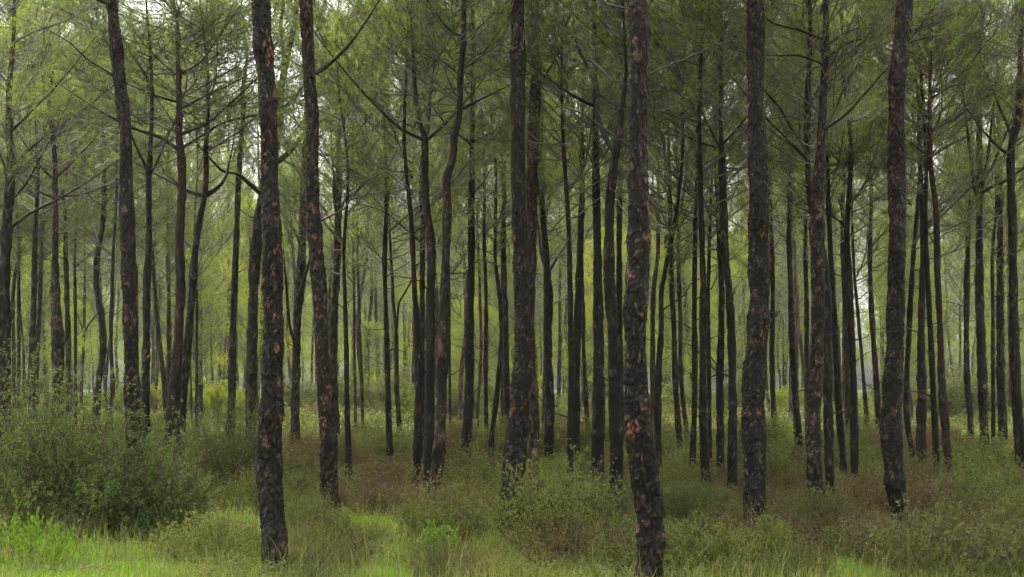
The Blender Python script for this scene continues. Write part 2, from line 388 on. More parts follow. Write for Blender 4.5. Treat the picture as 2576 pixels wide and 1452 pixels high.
T('heavy dark pine with a crooked top, rightmost of the thick trunks', [(2264,1310,40),(2252,1226,54),(2245,1126,53),(2243,1026,50),(2251,876,48),(2254,726,44),(2256,650,43),(2256,450,42),(2254,350,43),(2256,250,44),(2260,175,47),(2269,100,40),(2272,50,38),(2277,0,40)], 1300, warm=.35)
T('two-stemmed pine front trunk carrying fans of silver-lit branches high up', [(2054,1270,42),(2049,1176,40),(2047,1026,37),(2056,876,36),(2058,726,38),(2055,600,36),(2061,450,33),(2066,350,24),(2071,250,20),(2076,150,20),(2077,80,18),(2077,0,15)], 1261, br=380, warm=.4, pale=.10, forks=[[(2068,105,9),(2010,75,8),(1950,60,6),(1925,45,4)],[(2080,120,9),(2130,80,8),(2200,60,7),(2250,15,5)],[(2080,150,8),(2140,105,7),(2190,95,5)],[(2072,165,7),(2010,140,6),(1950,140,4)],[(2070,330,8),(2125,290,7),(2190,220,5)]])
T('pine behind the silver-branched trunk, leaning left above and hidden by it halfway', W([(2088,1245),(2083,1026),(2082,876),(2080,726),(2070,640),(2050,560),(2037,480),(2031,380),(2032,250)],27,15), 1238, br=470, warm=.3, forks=[[(2030,395,9),(1985,355,7),(1935,305,5)],[(2028,370,8),(1990,320,7),(1960,270,5),(1930,235,4)]])
T('tall pine with reddish upper stem and wide whorled branches, front of the left leaning pair', [(420,1190,35),(426,1110,34),(435,1026,33),(447,876,26),(454,726,25),(452,600,23),(457,500,22),(457,400,21),(452,350,18),(451,250,15),(447,125,11),(446,60,8)], 1175, br=390, warm=.8, red=.25, forks=[[(452,385,11),(400,345,9),(340,325,7),(290,300,5)],[(462,380,9),(510,340,8),(560,310,6),(640,290,4)],[(455,340,8),(520,310,7),(580,260,5)],[(449,260,8),(390,240,6),(330,215,4)],[(452,280,8),(520,240,6),(575,215,4)],[(446,195,7),(400,150,6),(350,95,4)],[(450,190,7),(500,160,5),(545,100,4)]])
T('slanting pine forking into a candelabra, rear of the left leaning pair', W([(448,1180),(455,1080),(461,976),(476,826),(484,726),(495,600),(505,540),(515,490),(519,430),(518,380)],30,13), 1165, br=420, warm=.3, pale=.08, forks=[[(512,495,12),(470,480,9),(440,462,7),(395,440,5)],[(520,492,13),(550,470,11),(568,445,8),(575,415,5)]])
T('straight dark pine whose foot hides in the dark heather, beside the two-limbed pine', W([(577,1130),(582,1026),(585,876),(590,726),(595,600),(598,500),(603,400),(611,300),(611,225)],22,11), 1120, br=380, warm=.3)
T('pine half hidden behind the nearest trunk, splitting into tall forks', [(630,1150,29),(631,1001,28),(634,876,30),(638,726,28),(646,600,27),(655,520,26),(672,450,25),(690,380,24),(703,310,20),(707,225,16),(728,120,15),(745,40,13)], 1140, br=250, warm=.4, pale=.05, forks=[[(650,490,12),(630,465,11),(600,440,9),(560,430,7),(530,400,5)],[(690,420,17),(725,385,14),(764,340,13),(800,310,9),(860,280,6)],[(706,240,11),(712,130,10),(706,60,9),(716,0,8)],[(712,280,9),(745,240,8),(780,180,6)]])
T('dark pine forking into two upright stems above a long left limb, behind the trio', [(1082,1235,30),(1080,1150,29),(1080,1026,27),(1082,876,25),(1084,726,24),(1085,680,22),(1083,600,22),(1075,550,21),(1071,500,21),(1069,400,20),(1069,350,18),(1053,300,11),(1044,215,10),(1039,140,8)], 1215, br=350, warm=.4, red=.05, forks=[[(1070,350,13),(1076,325,12),(1082,250,10),(1089,175,8),(1090,90,6)],[(1064,355,9),(1010,325,8),(949,270,7),(894,210,5)],[(1070,352,9),(1100,330,8),(1140,290,5)]])
T('straight stem on the left of the tight trio of dark pines', W([(1049,1200),(1053,1026),(1052,876),(1044,750),(1039,650),(1037,590)],26,12), 1196, br=640, warm=.2)
T('slim pine hidden between the tight trio, only its upper stem clear', W([(1062,1120),(1061,880),(1062,726),(1063,600)],18,13), 1120, br=600, warm=.3, forks=[[(1062,610,8),(1020,575,7),(960,530,5),(900,510,3)]])
T('sinuous pine on the right of the tight trio, leaning right towards the top', [(1088,1240,30),(1096,1201,30),(1105,1126,28),(1110,1026,27),(1115,876,27),(1118,726,25),(1123,600,22),(1125,500,22),(1124,450,21),(1139,400,20),(1143,350,19),(1153,300,18),(1158,200,17),(1166,100,13),(1167,0,11)], 1230, br=330, warm=.4, pale=.08, forks=[[(1152,190,9),(1115,155,7),(1075,140,5)],[(1160,180,8),(1200,150,6),(1240,100,4)],[(1160,280,8),(1220,245,6),(1280,215,4)],[(1165,100,7),(1130,75,6),(1095,30,4)]])
T('solitary straight pine with a two-armed fork, right of the trio', W([(1166,1190),(1172,1126),(1179,1026),(1181,876),(1184,726),(1186,600),(1186,500),(1188,350),(1189,275)],29,13), 1180, br=360, warm=.3, forks=[[(1186,365,10),(1170,350,9),(1155,340,7)],[(1192,362,11),(1215,345,9),(1250,325,7),(1290,300,5)]])
T('bowl-forked pine right of the pale-topped trunk, forking low into two arms', W([(846,1120),(842,1010),(839,876),(841,800),(846,700),(849,600),(851,530)],22,20), 1110, br=500, warm=.2, pale=.04, forks=[[(848,535,13),(842,500,11),(841,460,9),(838,420,6)],[(853,530,14),(869,500,13),(909,470,11),(949,425,9),(960,400,6)]])
T('slim knobbly pine standing alone in the heath, right of the pale-topped trunk', W([(877,1190),(873,1026),(871,876),(867,726),(865,660)],17,9), 1176, br=700, warm=.3)
T('stocky twin-topped pine with long left fork, just left of the bent foreground trunk', [(1549,1260,38),(1549,1226,38),(1552,1126,37),(1549,1026,34),(1545,876,32),(1534,726,28),(1532,600,27),(1535,500,25),(1541,450,23),(1547,400,22),(1558,325,17),(1568,250,14),(1575,180,12),(1572,110,9)], 1250, br=300, warm=.4, forks=[[(1546,395,17),(1523,345,15),(1503,290,14),(1503,225,12),(1483,180,10),(1448,100,8),(1443,50,6)],[(1500,245,10),(1460,225,8),(1420,200,6)],[(1510,240,8),(1540,260,7),(1556,270,6)]])
T('straight dark pine with a blunt fork, second trunk left of the bent foreground one', W([(1503,1205),(1506,1026),(1506,876),(1504,726),(1503,600),(1500,500)],34,20), 1196, br=520, warm=.2)
T('narrow pine in front of its wider neighbour, foot set lower in the heath', W([(1435,1225),(1434,1126),(1436,976),(1434,726),(1430,560)],18,12), 1216, br=560, warm=.2)
T('wider leaning pine just behind the narrow low-footed one', W([(1446,1165),(1449,976),(1452,850),(1456,726),(1460,600),(1464,500)],26,15), 1158, br=520, warm=.2)
T('grey slender pine filling the gap right of the narrow low-footed one', W([(1478,1095),(1470,926),(1465,726),(1462,640)],13,10), 1091, br=700, warm=.1)
T('greyish pine forking wide at its top, right of the dark middle trunk', W([(1380,1146),(1383,1026),(1379,876),(1380,726),(1374,650)],26,18), 1141, br=660, warm=.4, forks=[[(1378,690,10),(1362,640,8),(1356,590,6)],[(1382,690,10),(1400,650,8),(1420,620,5)]])
T('grey pine glimpsed left of the dark middle trunk, parallel to its lower stem', W([(1278,1110),(1275,976),(1273,876),(1270,740),(1266,640)],20,14), 1105, br=700, warm=.1)
T('crooked dark pine leaning right, left of the dark middle trunk', W([(1234,1146),(1241,1066),(1256,926),(1261,800),(1254,726),(1246,650),(1246,590)],15,9), 1141, br=640, warm=.2)
T('thin red-barked pine rising over the crooked leaning one', W([(1262,1090),(1266,900),(1264,726),(1264,600),(1267,460)],11,8), 1090, br=600, warm=.5, red=.5)
T('straight dark pine in the shade behind the stocky twin-topped one', W([(1565,1140),(1560,900),(1558,726),(1558,560)],18,14), 1130, br=560, warm=.2)
T('pine immediately right of the bent foreground trunk, kinked then leaning right', W([(1656,1190),(1654,1026),(1657,926),(1664,826),(1665,726),(1672,690),(1684,630)],23,11), 1185, br=690, warm=.2)
T('thin warm-coloured pine squeezed against the bent foreground trunk', W([(1643,1100),(1642,900),(1645,726),(1655,640),(1655,520)],16,10), 1100, br=560, warm=.4, red=.35)
T('leftmost of the cluster of slim pines between the two heavy right trunks', W([(1710,1135),(1700,976),(1695,826),(1690,726)],17,13), 1126, br=740, warm=.2)
T('grey slim pine just inside the leftmost of the slim cluster', W([(1728,1110),(1713,951),(1711,780),(1708,700)],13,10), 1106, br=740, warm=.1)
T('pale-grey far pine tilted left within the slim cluster', W([(1748,1030),(1730,826),(1723,726),(1716,660)],14,9), 1032, br=780, warm=.1)
T('upright slim pine left of the thicker low-footed one in the cluster', W([(1742,1172),(1747,1026),(1747,726),(1750,540)],17,11), 1166, br=560, warm=.3)
T('thicker low-footed pine at the centre of the slim cluster', W([(1776,1226),(1769,1076),(1769,850),(1769,726),(1764,540)],25,14), 1218, br=530, warm=.3)
T('thin pine right behind the thicker low-footed one of the cluster', W([(1786,1155),(1783,900),(1782,726),(1784,640)],12,9), 1150, br=680, warm=.2)
T('even-stemmed pine second from the right end of the slim cluster', W([(1812,1175),(1812,926),(1815,726),(1812,650)],23,15), 1166, br=640, warm=.2)
T('rightmost pine of the slim cluster, bending left into a tall forked top', [(1842,1226,24),(1843,1026,23),(1839,826,21),(1833,726,21),(1824,640,22),(1821,540,22),(1818,460,19),(1815,380,15),(1813,320,12)], 1218, br=370, warm=.3, forks=[[(1814,380,8),(1795,340,7),(1775,300,5)],[(1820,365,8),(1845,335,7),(1870,305,5)],[(1812,375,7),(1770,362,6),(1730,345,4)]])
T('grey pine just right of the heavy straight trunk', W([(1949,1115),(1942,926),(1944,726),(1942,640)],15,12), 1111, br=700, warm=.1)
T('clean slim pine alone in the gap between heavy trunk and silver-branched pine', W([(2009,1130),(1999,976),(1992,826),(1989,726),(1986,640)],20,13), 1126, br=680, warm=.2)
T('grey pine pressed against the left edge of the silver-branched trunk', W([(2033,1105),(2030,900),(2028,726),(2026,640)],15,12), 1100, br=680, warm=.1)
T('slanting pine right behind the silver-branched pair, first of the fan', W([(2122,1185),(2110,1026),(2100,826),(2094,726),(2090,640)],20,14), 1176, br=640, warm=.2)
T('grey-brown pine with forked twiggy top, second of the fan', W([(2134,1110),(2130,926),(2124,726),(2120,600),(2120,520)],17,12), 1104, br=540, warm=.3, forks=[[(2121,540,8),(2110,500,6),(2098,470,4)]])
T('pine with a low-set foot, third of the fan behind the silver-branched pair', W([(2150,1190),(2147,976),(2140,800),(2137,726),(2131,600)],22,15), 1181, br=600, warm=.2)
T('thin tilted pine leaning left beside the bright sky gap', W([(2182,1106),(2170,926),(2157,776),(2150,700)],11,8), 1101, br=760, warm=.1)
T('pine crossing the bright white sky gap', W([(2212,1110),(2202,926),(2190,726),(2188,650)],17,12), 1101, br=680, warm=.1)
T('grey pine with a crossing foot right behind the rightmost thick trunk', W([(2297,1155),(2284,1076),(2287,826),(2292,726),(2298,640)],16,13), 1150, br=690, warm=.1)
T('broad pine leaning to the left foot, reddish young stem higher up', W([(2316,1172),(2319,976),(2317,826),(2321,700),(2322,600),(2317,450),(2312,375)],27,10), 1166, br=440, warm=.3, red=.2)
T('slim pine crossing in front of the broad reddish-topped one', W([(2356,1190),(2347,976),(2335,726),(2330,640)],17,13), 1181, br=660, warm=.2)
T('tall right-hand pine with a symmetrical ladder of thin rising branches', W([(2387,1200),(2370,976),(2363,790),(2359,700),(2352,500),(2342,425),(2339,300),(2339,200),(2341,125)],23,9), 1190, br=400, warm=.4, pale=.05, red=.2, forks=[[(2344,400,8),(2300,365,7),(2265,340,5)],[(2348,400,7),(2380,370,6),(2420,350,4)],[(2340,330,7),(2400,300,6),(2470,250,5),(2520,225,3)],[(2340,300,6),(2300,270,5),(2270,230,4)],[(2343,250,6),(2380,225,5),(2430,170,4)],[(2338,200,5),(2300,170,4),(2275,140,3)]])
T('plain slim pine left of the candelabra-topped one on the right', W([(2444,1122),(2432,926),(2432,726),(2434,650)],18,13), 1116, br=680, warm=.1)
T('candelabra pine on the right, four arms opening above a clean stem', W([(2477,1160),(2472,976),(2464,726),(2464,500)],27,18), 1153, br=440, warm=.3, pale=.06, forks=[[(2462,500,13),(2450,470,12),(2447,430,10),(2440,380,8)],[(2466,500,13),(2473,460,12),(2484,400,10),(2490,350,7)],[(2460,492,9),(2420,468,8),(2385,440,6),(2350,415,4)],[(2468,488,10),(2500,468,9),(2530,455,8),(2565,430,6)],[(2470,470,8),(2495,420,7),(2515,375,5)]])
T('thin pine between the candelabra pine and the next trunk', W([(2499,1122),(2498,926),(2497,726),(2496,660)],12,9), 1116, br=700, warm=.1)
T('plain brown pine, second trunk in from the right edge', W([(2524,1122),(2517,926),(2516,726),(2516,600)],24,16), 1116, br=620, warm=.3)
T('forked pine against the right edge of the frame, last trunk', W([(2571,1195),(2556,976),(2549,726),(2545,500),(2542,425),(2547,360),(2562,290),(2566,220)],30,18), 1186, br=330, warm=.2, pale=.05, forks=[[(2540,400,11),(2518,375,9),(2492,350,7)],[(2545,360,12),(2532,310,10),(2510,260,7)]])
T('dark pine at the very left edge with upswept branches over the bush', [(8,1230,38),(8,1100,37),(9,990,36),(10,726,34),(18,560,26),(27,420,21),(24,330,18),(22,250,16),(33,110,11)], 1205, br=560, warm=.3, forks=[[(26,425,9),(70,380,8),(130,330,6),(190,290,4)],[(20,580,9),(70,540,8),(140,505,6)],[(22,330,8),(70,290,6),(120,240,4)],[(28,510,7),(60,470,6),(95,410,4)]])
T('thin left pine of a narrow pair beside the left-edge trunk', W([(36,1050),(35,900),(34,726),(48,620)],11,9), 1075, br=700, warm=.1)
T('thin right pine of a narrow pair beside the left-edge trunk', W([(47,1060),(47,900),(47,726),(48,620)],10,8), 1085, br=700, warm=.1)
T('dark sturdy pine above the bush, touching a fainter slanted neighbour', W([(80,1110),(80,990),(82,850),(86,726),(88,600)],21,13), 1120, br=600, warm=.2)
T('fainter slanted pine leaning right above the bush', W([(88,1070),(90,950),(98,800),(102,700)],15,11), 1080, br=720, warm=.1)
T('light brown pine with pale bare twigs at its top, above the bush', [(146,1140,32),(146,990,32),(145,850,31),(139,726,24),(139,600,16),(139,500,15),(139,440,14),(138,400,12)], 1135, br=480, warm=.5, pale=.10, forks=[[(134,452,7),(112,430,6),(92,405,4)],[(144,450,7),(170,420,5),(205,385,3)],[(133,498,6),(105,485,4),(80,470,3)],[(145,497,6),(190,492,4)]])
T('brown pine touching the light brown one on its right', W([(172,1085),(172,900),(168,726),(166,660)],17,13), 1085, br=700, warm=.2)
T('very thin pine right of the touching brown pair', W([(190,1070),(190,900),(189,726),(188,680)],9,8), 1075, br=720, warm=.1)
T('grey far pine tilting left between the sturdy pine and the light brown one', W([(117,1040),(112,900),(108,800),(104,740)],9,7), 1045, br=790, warm=.0)
T('grey far pine forking low into a wide Y above the bush', W([(204,1030),(208,900),(211,835)],9,8), 1035, br=800, warm=.0, forks=[[(211,838,6),(203,815,5),(196,795,4)],[(211,838,6),(225,815,5),(240,795,4)]])
T('curving dark pine leaning out and back above the glossy bush', W([(241,1105),(247,970),(259,880),(256,800),(243,726),(245,650),(257,575),(262,505),(262,450)],21,12), 1096, br=510, warm=.2, forks=[[(262,520,8),(280,485,7),(296,455,4)],[(256,520,7),(225,490,6),(205,455,4)]])
T('straight thin dark pine between the curving one and the thick left trunk', W([(271,1110),(283,990),(279,860),(282,726),(285,640)],14,8), 1100, br=690, warm=.2)
T('brown pine with short fork, close behind the thick left trunk', W([(366,1178),(365,1000),(368,880),(369,726),(374,600),(375,440)],26,14), 1170, br=430, warm=.3, forks=[[(374,442,10),(362,410,8),(345,375,6)],[(377,442,9),(388,420,7),(398,400,6)]])
T('grey slanting pine behind the left leaning pair', W([(418,1080),(410,930),(402,870),(397,820)],15,12), 1085, br=760, warm=.1)
T('grey upright pine right behind the left leaning pair', W([(425,1070),(426,900),(425,800),(424,700)],14,11), 1070, br=750, warm=.1)
T('warm slim pine in the gap right of the left leaning pair', W([(494,1090),(495,960),(495,840),(495,740)],9,7), 1090, br=760, warm=.2)
T('broad grey pine with flared forked head, right of the nearest trunk', [(744,1135,30),(743,1080,25),(743,1026,23),(746,876,20),(748,800,22),(753,740,26)], 1126, br=690, warm=.0, pale=.08, forks=[[(738,880,8),(729,820,8),(722,740,7)],[(752,745,16),(765,700,12),(778,660,8)],[(750,750,14),(742,700,11),(738,650,7)]])
T('hair-thin upright pine, leftmost of the delicate far group in the clearing', W([(894,1075),(892,900),(891,751),(890,690)],9,6), 1071, br=760, warm=.1)
T('hair-thin dark pine bending left, second of the delicate far group', W([(913,1075),(909,926),(902,736),(900,680)],9,7), 1071, br=740, warm=.1)
T('grey pine leaning right behind the delicate far group', W([(921,1025),(924,900),(930,800),(935,740)],13,8), 1021, br=780, warm=.0)
T('short reddish curved pine in the bright clearing', W([(959,1030),(951,950),(949,890),(946,800)],11,9), 1026, br=800, warm=.5, red=.6)
T('slim pine with broken bare head, centre of the bright clearing', W([(981,1155),(977,1026),(974,876),(969,726),(968,682)],18,12), 1146, br=660, warm=.3, forks=[[(969,700,5),(985,685,4),(1010,672,3)]])
T('dark slim pine splitting in a narrow V, right side of the bright clearing', W([(1006,1100),(998,976),(996,826),(989,756),(987,700)],14,8), 1096, br=740, warm=.2, forks=[[(997,830,8),(1001,790,7),(1005,760,6),(1019,736,5)]])
T('pale thin pine between the trio and the two-armed solitary pine', W([(1133,1100),(1131,926),(1130,776),(1129,700)],8,7), 1096, br=760, warm=.1)
T('grey thin pine right of the two-armed solitary pine', W([(1200,1075),(1210,876),(1207,740),(1206,680)],9,8), 1070, br=720, warm=.1)
T('grey mid-distance pine between the solitary and the crooked dark pine', W([(1224,1115),(1222,976),(1222,726),(1218,600)],13,9), 1110, br=640, warm=.1)
T('faint far pine right of the greyish wide-forked one', W([(1403,1050),(1408,876),(1408,780)],11,8), 1046, br=800, warm=.0)
T('thin faint pine beside the foot of the greyish wide-forked one', W([(1366,1080),(1370,876),(1370,760)],8,6), 1076, br=780, warm=.0)

def Yof(t):
    return t['Y'] if t['Y'] else F * (H - t['zs']) / (t['foot'] - HORIZ)

PLACED = []
def build_traced(i, t):
    Y = Yof(t); r = np.random.default_rng(1000 + i)
    pts = []
    wan = lambda: r.normal() * .04
    dy = 0.
    for (x, y, w) in t['pts']:
        p = at(x, y, Y); dy += wan()
        pts.append([p[0] * (Y + dy) / Y, Y + dy, H + (p[2] - H) * (Y + dy) / Y, w * (Y + dy) / F / 2])
    # down to the ground
    bx, by, bz, br_ = pts[0]
    gz = float(ground_z(bx, by))
    if bz > gz - .1:
        dx = (pts[0][0] - pts[1][0]) / max(.05, abs(pts[1][2] - pts[0][2]))
        pts.insert(0, [bx + dx * .1, by, gz - .15, br_ * 1.12])
    else:
        pts[0][2] = gz - .15
    foot = np.array([pts[0][0], pts[0][1], gz])
    # up to the top of the tree
    top = np.array(pts[-1]); zt = t['hgt'] or max(top[2] + 2.2, 10.2 + 2.4 * r.random() + min(2.8, max(0, (Y - 20) * .08)))
    nseg = 4; lean = (pts[-1][0] - pts[-2][0]) / max(.2, pts[-1][2] - pts[-2][2])
    lean = np.clip(lean, -.2, .2)
    for k in range(1, nseg + 1):
        z = top[2] + (zt - top[2]) * k / nseg
        pts.append([top[0] + lean * (z - top[2]) * .5 + r.normal() * .05, top[1] + r.normal() * .05, z, max(.012, top[3] * (1 - .88 * k / nseg))])
    big = t['pts'][0][2] >= 40
    if big: ring, step = 120, .013
    elif Y < 32: ring, step = 36, .045
    else: ring, step = 18, .1
    a = np.array(pts); a[:, :3] -= foot
    lst = []
    q = spline(a, step)
    nv = trunk_verts(q[:, :3], q[:, 3], ring, 50 + i, amp=.95 if big else 1.2, plate=.044 if big else .06, flare=1.)
    lst.append(nv)
    for fk in t['forks']:
        d = r.choice([-1, 1]) * r.uniform(.15, .5)
        fp = []
        for k, (x, y, w) in enumerate(fk):
            yy = Y + d * k; p = at(x, y, yy); fp.append([p[0], p[1], p[2], w * Y / F / 2])
        fp = np.array(fp)
        # carry it on, rising and thinning
        dr = unit(fp[-1, :3] - fp[-2, :3]); L = 1.2 + 8 * fp[-1, 3] * r.uniform(.6, 1.2)
        e1 = fp[-1].copy(); e1[:3] += (dr + [0, 0, .08]) * L * .5; e1[3] *= .6
        e2 = e1.copy(); e2[:3] += (dr + [0, 0, .2]) * L * .5; e2[3] *= .4
        fp = np.vstack([fp, e1, e2]); fp[:, :3] -= foot
        # root it in the trunk
        j = np.argmin(np.abs(q[:, 2] - fp[0, 2]))
        if np.linalg.norm(fp[0, [0, 2]] - q[j, [0, 2]]) < .2 + q[j, 3]: fp[0, :3] = q[j, :3]
        else:                                               # grows from another fork, not from the stem
            fp[:, 1] += LASTY - fp[0, 1]
        LASTY = fp[min(2, len(fp) - 1), 1]
        lst.append(trunk_verts(*(lambda s_: (s_[:, :3], s_[:, 3]))(spline(fp, .08)), 10, 90 + i, amp=.5, plate=.05))
    if Y < 42:                                              # dead stubs and thin bare twigs below the crown
        for _ in range(int(r.integers(4, 11))):
            j = int(len(q) * r.uniform(.12, .62)); az = r.uniform(0, 6.28); L = r.uniform(.06, .25) if r.random() < .55 else r.uniform(.3, 1.3)
            dd = np.array([math.cos(az), math.sin(az), r.uniform(.1, .7)]); p0 = q[j, :3]
            tp = np.array([np.append(p0 + dd * (q[j, 3] * .6 + L * k_ / 4) + np.array([0, 0, .12 * L * (k_ / 4) ** 2]) + (r.normal(size=3) * .03 * L * k_), (.006 + .008 * L) * (1 - .2 * k_)) for k_ in range(5)])
            lst.append(trunk_verts(tp[:, :3], tp[:, 3], 6, 7 + i, amp=.2, plate=.03))
    V, Q, cid, ed = merge_trunks(lst)
    root = empty('pine_tree', foot)
    tag(root, t['label'], 'pine tree', 'pines standing in the front and middle of the wood')
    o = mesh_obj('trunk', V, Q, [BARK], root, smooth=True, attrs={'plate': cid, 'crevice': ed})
    o.color = (t['warm'], t['pale'] + min(.16, max(0, (Y - 22) * .008)), t['red'], 1)  # paleness grows with distance: haze painted into the bark colour
    # crown
    zb = H - ((t['br'] if t['br'] is not None else -40) - HORIZ) * Y / F
    if t['br'] is None: zb = max(zb, 6.6)
    zb = min(zb, zt - 3.0)
    kk = t['ck'] if t['ck'] is not None else (i * 7 + 3) % 7
    pr = (CROWNS + CROWNS_Y)[kk] if Y > 26 else CROWNS[kk % 5]
    sz = (zt - zb) / (pr[2] * .96); sx = t['cs'] * r.uniform(.92, 1.18) * (1. if sz > .7 else .85)
    jz = np.argmin(np.abs(q[:, 2] + foot[2] - zb)); cxy = q[jz, :3]
    if t['pts'][0][0] < 700 and Y > 19: sx *= 1.22
    rz = r.uniform(0, 6.28)
    for nm, me in (('branches', pr[0]), ('crown', pr[1])):
        share(nm, me, root, (cxy[0], cxy[1], zb - foot[2]), (0, 0, rz), (sx, sx, sz))
    PLACED.append((foot[0], foot[1], .6))

for i, t in enumerate(TR): build_traced(i, t)

# ------------------------------------------------------------------ farther pines
TP = []
for v in range(6):
    r = np.random.default_rng(300 + v); zt = 12.5
    pts = [[0, 0, -.2, .125]]; x = y = 0
    for k in range(1, 9):
        x += r.normal() * .10; y += r.normal() * .10; pts.append([x, y, zt * k / 8, .12 * (1 - .08 * k) if k < 8 else .015])
    q = spline(pts, .16)
    V, Q, cid, ed = trunk_verts(q[:, :3], q[:, 3], 12, 77 + v, amp=1.2, plate=.07, flare=1.)
    o = mesh_obj('trunk', V, Q, [BARK], smooth=True, attrs={'plate': cid, 'crevice': ed}); me = o.data; bpy.data.objects.remove(o)
    TP.append((me, q))

def far_pine(x, y, r, label, group, hmin=13, hmax=17.5):
    gz = float(ground_z(x, y)); zt = r.uniform(hmin, hmax)
    root = empty('pine_tree', (x, y, gz)); tag(root, label, 'pine tree', group)
    me, q = TP[r.integers(6)]; rz = r.uniform(0, 6.28); s = r.uniform(.7, 1.25)
    o = share('trunk', me, root, rot=(r.normal() * .02, r.normal() * .02, rz), scale=(s, s, zt / 12.5)); o.color = (.1, r.uniform(.12, .26), 0, 1)  # extra paleness puts a hazed look into the far bark colour
    zb = zt * r.uniform(.26, .42) if y < 75 else zt * r.uniform(.2, .4)
    pr = (CROWNS + CROWNS_Y * 2)[r.integers(9)]
    sz = (zt - zb) / (pr[2] * .96); sx = r.uniform(.85, 1.15)
    for nm, mm in (('branches', pr[0]), ('crown', pr[1])):
        share(nm, mm, root, (0, 0, zb), (0, 0, r.uniform(0, 6.28)), (sx, sx, sz))
    PLACED.append((x, y, .5))

# slim far stems between the traced ones, spread without lining up
r = np.random.default_rng(42)
spots = [(p[0], p[1]) for p in PLACED]
def free(x, y, d): return all((x - a) ** 2 + (y - b) ** 2 > d * d for a, b in spots)
n = 0; tries = 0
while n < 150 and tries < 20000:
    tries += 1
    y = math.sqrt(r.uniform(50 ** 2, 112 ** 2)); x = r.uniform(-.47, .47) * y
    px = CX + x / y * F
    if not free(x, y, 3.0 if y < 80 else 3.4): continue
    if 2120 < px < 2215 and y > 60: continue                 # the bright gap
    if y < 72 and (930 < px < 1040 or 1690 < px < 1860): continue      # small clearings
    spots.append((x, y)); n += 1
    far_pine(x, y, r, 'slender grey pine deep in the wood, softened by haze among its many likes', 'slender far pines in the haze')
YP = [crown_proto(31, 5.2, 1.7, 52, .8, mat=NEEDLE_Y), crown_proto(32, 4.6, 2.0, 50, .9, mat=NEEDLE_Y)]
n = 0; tries = 0
while n < 36 and tries < 5000:
    tries += 1
    y = r.uniform(44, 84); x = r.uniform(-.45, .45) * y; px = CX + x / y * F
    if 2120 < px < 2215 or not free(x, y, 2.4): continue
    spots.append((x, y)); n += 1
    root = empty('young_pine', (x, y, float(ground_z(x, y)))); tag(root, 'light green young pine with low branches, one of the half-grown trees far back', 'pine tree', 'young pines far back in the wood')
    me, q = TP[n % 6]; hh = r.uniform(4.5, 8.5); zb = .22 * hh; k = n % 2; sz = (hh - zb) / (YP[k][2] * .96); sx = r.uniform(.9, 1.3)
    share('trunk', me, root, scale=(.5, .5, hh / 12.5))
    for nm, mm in (('branches', YP[k][0]), ('crown', YP[k][1])): share(nm, mm, root, (0, 0, zb), (0, 0, r.uniform(0, 6.28)), (sx, sx, sz))
n = 0; tries = 0
while n < 26 and tries < 5000:
    tries += 1
    y = r.uniform(16, 50); sgn = -1 if n % 2 else 1
    x = sgn * (.43 * y + r.uniform(1.2, 5.))
    if not free(x, y, 3.2): continue
    spots.append((x, y)); n += 1
    far_pine(x, y, r, 'pine past the side edge of the wood view, only its branches reaching in', 'pines beside the view', 11, 13)

# ------------------------------------------------------------------ far wood, one mass
def far_wood():
    r = np.random.default_rng(5)
    parts_n, parts_t = [], []
    protos = []
    for s in (61, 62, 63):
        me_b, me_n, Hc = crown_proto(s, 7, 3., 46, .7, 7, 3, 6, .22, .03, low=True)
        V = np.empty(len(me_n.vertices) * 3, np.float32); me_n.vertices.foreach_get('co', V); protos.append(V.reshape(-1, 3))
        bpy.data.meshes.remove(me_n); bpy.data.meshes.remove(me_b)
    k = 0
    for _ in range(340):
        y = math.sqrt(r.uniform(108 ** 2, 165 ** 2)); x = r.uniform(-.55, .55) * y
        px = CX + x / y * F
        if 2130 < px < 2205 : continue
        zt = r.uniform(14, 17); zb = r.uniform(-.6, 2); a = r.uniform(0, 6.28); s = r.uniform(.9, 1.4)
        P = protos[k % 3].copy(); k += 1
        c, d = math.cos(a), math.sin(a)
        Q = np.stack([P[:, 0] * c - P[:, 1] * d, P[:, 0] * d + P[:, 1] * c], 1) * s
        V = np.concatenate([Q + [x, y], (P[:, 2:3] * (zt - zb) / 7 + zb)], 1)
        parts_n.append((V, np.arange(len(V)).reshape(-1, 3)))
        tp = np.array([[[x, y, -.3], [x + r.normal() * .2, y, zt * .5], [x + r.normal() * .3, y, zt - .5]]]); parts_t.append(tubes(tp, np.array([[.13, .1, .03]]), 6))
    nv, ntri = join(parts_n); tv, tq = join(parts_t)
    V = np.concatenate([nv, tv]); nt_ = ntri[0]; tq_ = tq[0] + len(nv)
    o = mesh_obj('far_wood', V, [nt_, tq_], [NEEDLE_Y, BARK], mi=np.concatenate([np.zeros(len(nt_)), np.ones(len(tq_))]))
    tag(o, 'distant mass of pines closing the view behind the hazy stems', 'woodland', kind='stuff')
far_wood()

